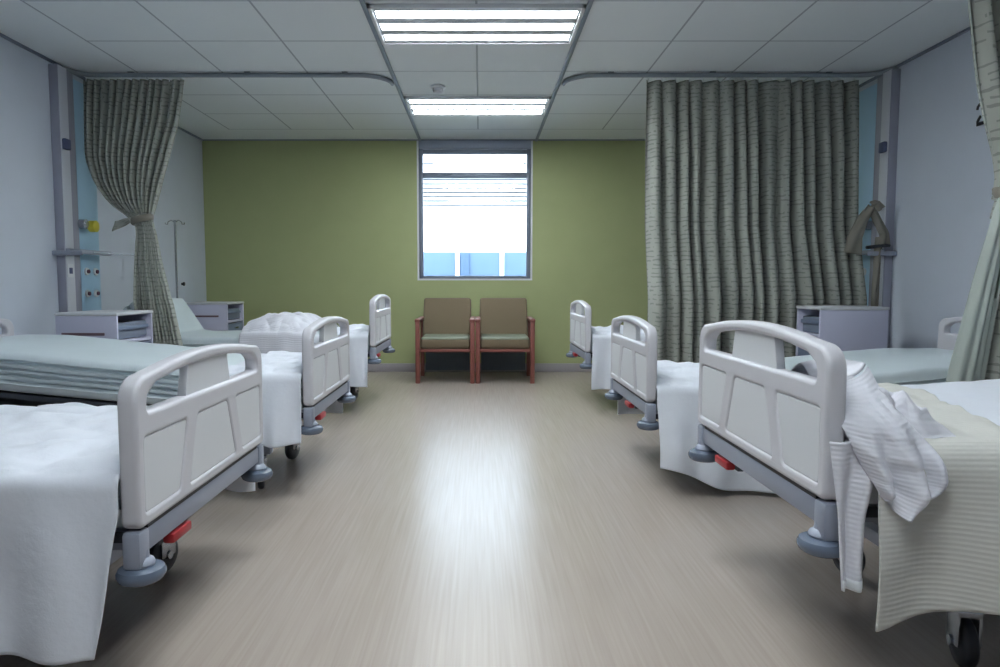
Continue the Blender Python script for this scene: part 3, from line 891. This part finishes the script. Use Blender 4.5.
# crumpled waffle sheet at the foot corner of the near right bed: a heap on top, a fold tumbling down the side
def crumple():
    s, xf, y0, lift = BED['R1']
    ox, oy = xf+.12, y0+.1
    t = thing('crumpled_sheet', 'crumpled white ribbed sheet heaped on the near right bed corner, one end hanging down', 'sheet', (ox, oy, 0))
    # heap of creases on the mattress
    def heap(a, b):
        x = .755+.245*a-.02*b+.02*nz(b*7, a*3, 8); y = 1.40+.34*b+.02*nz(a*6, b*3, 9)
        e = min(a, 1-a, b, 1-b); k_ = sm(0, .18, e)
        ridge = abs(nz(a*4+b*2, b*5, 2))
        z = .570+sm(0, .06, e)*.016+k_*(.022+.05*(1-a)*sm(1, .3, b)+.10*(.45-ridge)*(.5+.5*(1-a)))+.018*nz(a*9, b*10, 5)*k_
        return Vector((x-ox, y-oy, z)), (a*.4, b*.5)
    grid('sheet_heap', 110, 120, heap, M['sheetw'], t, thick=.005)
    # broad fold rising to a point and tumbling over the near edge
    ZT = [(0, .712), (.2, .650), (.36, .610), (.52, .565), (.7, .515), (.86, .478), (1, .452)]
    XA = [(0, .762), (.2, .742), (.36, .738), (.52, .752), (.7, .776), (.86, .79), (1, .80)]
    XB = [(0, .872), (.2, .868), (.36, .872), (.52, .905), (.7, .92), (.86, .915), (1, .85)]
    YC = [(0, 1.53), (.2, 1.45), (.36, 1.375), (.52, 1.345), (.7, 1.335), (.86, 1.325), (1, 1.325)]
    def sp(tab, b): return sum(interp(tab, b+d*.03) for d in (-2, -1, 0, 1, 2))/5
    def fold(a, b):
        xa, xb = sp(XA, b), sp(XB, b)
        x = xa+(xb-xa)*a
        y = sp(YC, b)-.045*math.sin(PI*a)*(1-.4*b)+.018*math.sin(a*15+b*4)*sm(.3, .7, b)+.012*nz(a*6, b*7, 1)*sm(0, .3, b)
        z = sp(ZT, b)-.045*(1-a)*(1-sm(0, .3, b))-.03*a*sm(0, .5, b)*(1-a)+.012*math.sin(a*8+1)*sm(.7, 1, b)-.035*sm(0, 1, a)*(1-sm(0, .3, b))*0
        return Vector((x-ox, y-oy, z)), (a*.25, b*.42)
    grid('sheet_fold', 90, 130, fold, M['sheetw'], t, thick=.006)
    def back(a, b):
        # the rear flank of the raised fold, running down to the footboard side
        x = .762+.11*a; y = 1.53-.045*math.sin(PI*a)*(1-b)+.30*b
        z = .712-.045*(1-a)*(1-sm(0, .3, b))-.14*sm(.15, 1, b)+.02*math.sin(b*PI)*math.sin(a*PI)
        return Vector((x-ox, y-oy, z)), (a*.2, b*.2)
    grid('sheet_flank', 40, 40, back, M['sheetw'], t, thick=.005)
    # narrow hanging end with hem
    def hang(a, b):
        z = .575-.298*b
        xl = .705+.024*b; xr = .80-.028*sm(0, .6, b)
        x = xl+(xr-xl)*a; y = 1.352-.02*b-.010*math.sin(a*8+b*2.5)
        return Vector((x-ox, y-oy, z)), (a*.2, b*.4)
    o = grid('sheet_end', 40, 60, hang, M['sheetw'], t, thick=.006)
    def hem(a, b):
        p, uv = hang(a, .93+.07*b); p.y -= .004; return p, uv
    grid('hem_band', 20, 3, hem, M['whitep'], o, thick=.004)
crumple()

# ------------------------------------------------------------------ IV pole beside the far left bed
iv = thing('drip_stand', 'thin metal drip stand behind the raised backrest of the far left bed', 'drip stand', (-2.50, 5.62, 0))
obj('pole', tube(bmesh.new(), [(0, 0, .05), (0, 0, 1.42)], .009, n=10), M['chrome'], iv)
for k_ in range(5):
    a = 2*PI*k_/5+.3
    f = obj('base_leg', tube(bmesh.new(), [(0, 0, .07), (.09*math.cos(a), .09*math.sin(a), .06), (.19*math.cos(a), .19*math.sin(a), .05)], .011, n=8), M['chrome'], iv)
    obj('leg_castor', lathe(bmesh.new(), [(.01, -.01), (.024, -.01), (.024, .01), (.01, .01)], (.19*math.cos(a), .19*math.sin(a), .024), 'x', 14), M['rubber'], f)
for s in (-1, 1):
    obj('hook', tube(bmesh.new(), [(0, 0, 1.40), (s*.03, 0, 1.42), (s*.055, 0, 1.405), (s*.06, 0, 1.385), (s*.075, 0, 1.385), (s*.08, 0, 1.40)], .004, n=6), M['chrome'], iv)

# ------------------------------------------------------------------ two armchairs under the window
def armchair(x, label):
    t = thing('armchair', label, 'armchair', (x, 6.38, 0), 0, 'wooden armchairs under the window')
    hw = .267
    for s in (-1, 1):
        obj('front_leg', BX(s*(hw-.02)-.02, s*(hw-.02)+.02, -.28, -.235, 0, .565, bev=.005), M['wood'], t)
        obj('rear_leg', BX(s*(hw-.02)-.018, s*(hw-.02)+.018, .23, .27, 0, .565, bev=.005), M['wood'], t)
        obj('armrest', BX(s*(hw-.02)-.024, s*(hw-.02)+.024, -.285, .28, .555, .585, bev=.008), M['wood'], t)
    obj('front_rail', BX(-hw+.04, hw-.04, -.268, -.245, .285, .312, bev=.004), M['wood'], t)
    b = bmesh.new()
    for s in (-1, 1): box(b, s*(hw-.05)-.01, s*(hw-.05)+.01, -.245, .25, .28, .312, bev=.004)
    obj('side_rail', b, M['wood'], t)
    # seat cushion: bulging block, the top a separate paler grey-green slab
    bm = bmesh.new(); box(bm, -hw+.042, hw-.042, -.27, .20, .312, .415, bev=.03, seg=4)
    st = obj('seat', bm, M['uphol'], t)
    obj('seat_top', BX(-hw+.05, hw-.05, -.268, .19, .385, .422, bev=.018, seg=4), M['seattop'], st)
    # raked back cushion
    bm = bmesh.new(); box(bm, -.228, .228, -.035, .035, 0, .40, bev=.025, seg=4)
    for v in bm.verts:
        v.co.x *= (1+.04*(1-v.co.z/.4))
        v.co.y += .03*math.cos(v.co.x/.215*PI/2)*0
    bm.transform(Matrix.Translation((0, .155, .375)) @ Matrix.Rotation(math.radians(-14), 4, 'X'))
    obj('backrest', bm, M['uphol'], t)
    obj('rear_panel', BX(-.215, .215, .235, .25, .06, .40, bev=.004), M['charcoal'], t)
    return t
armchair(-.316, 'left one of the two brown armchairs with reddish wooden frames under the window')
armchair(.227, 'right one of the two brown armchairs with reddish wooden frames under the window')

# ------------------------------------------------------------------ daylight
wd = bpy.data.worlds.new('sky'); bpy.context.scene.world = wd; wd.use_nodes = True
nt = wd.node_tree; bg = nt.nodes['Background']
bg.inputs[0].default_value = (.80, .90, 1.0, 1); bg.inputs[1].default_value = 7.5

pl = bpy.data.lights.new('window_daylight_portal', 'AREA'); pl.shape = 'RECTANGLE'; pl.size = WX1-WX0; pl.size_y = WZ1-WZ0; pl.cycles.is_portal = True
po = bpy.data.objects.new('window_daylight_portal', pl); C.objects.link(po); po.location = ((WX0+WX1)/2, YB+.15, (WZ0+WZ1)/2); po.rotation_euler = (-PI/2, 0, 0)

# ------------------------------------------------------------------ camera
cam = bpy.data.cameras.new('camera'); co = bpy.data.objects.new('camera', cam); C.objects.link(co)
cam.sensor_width = 36; cam.lens = 36*.68; cam.shift_x = .02; cam.clip_start = .05
co.location = (0, 0, .89); co.rotation_euler = (math.radians(90-4.08), 0, 0)
sc = bpy.context.scene; sc.camera = co
vs = sc.view_settings
vs.view_transform = 'Standard'; vs.look = 'None'; vs.gamma = 1; vs.use_curve_mapping = False; vs.exposure = .64
sc.cycles.use_denoising = True; sc.cycles.sample_clamp_indirect = 5.0; sc.cycles.caustics_reflective = False; sc.cycles.caustics_refractive = False
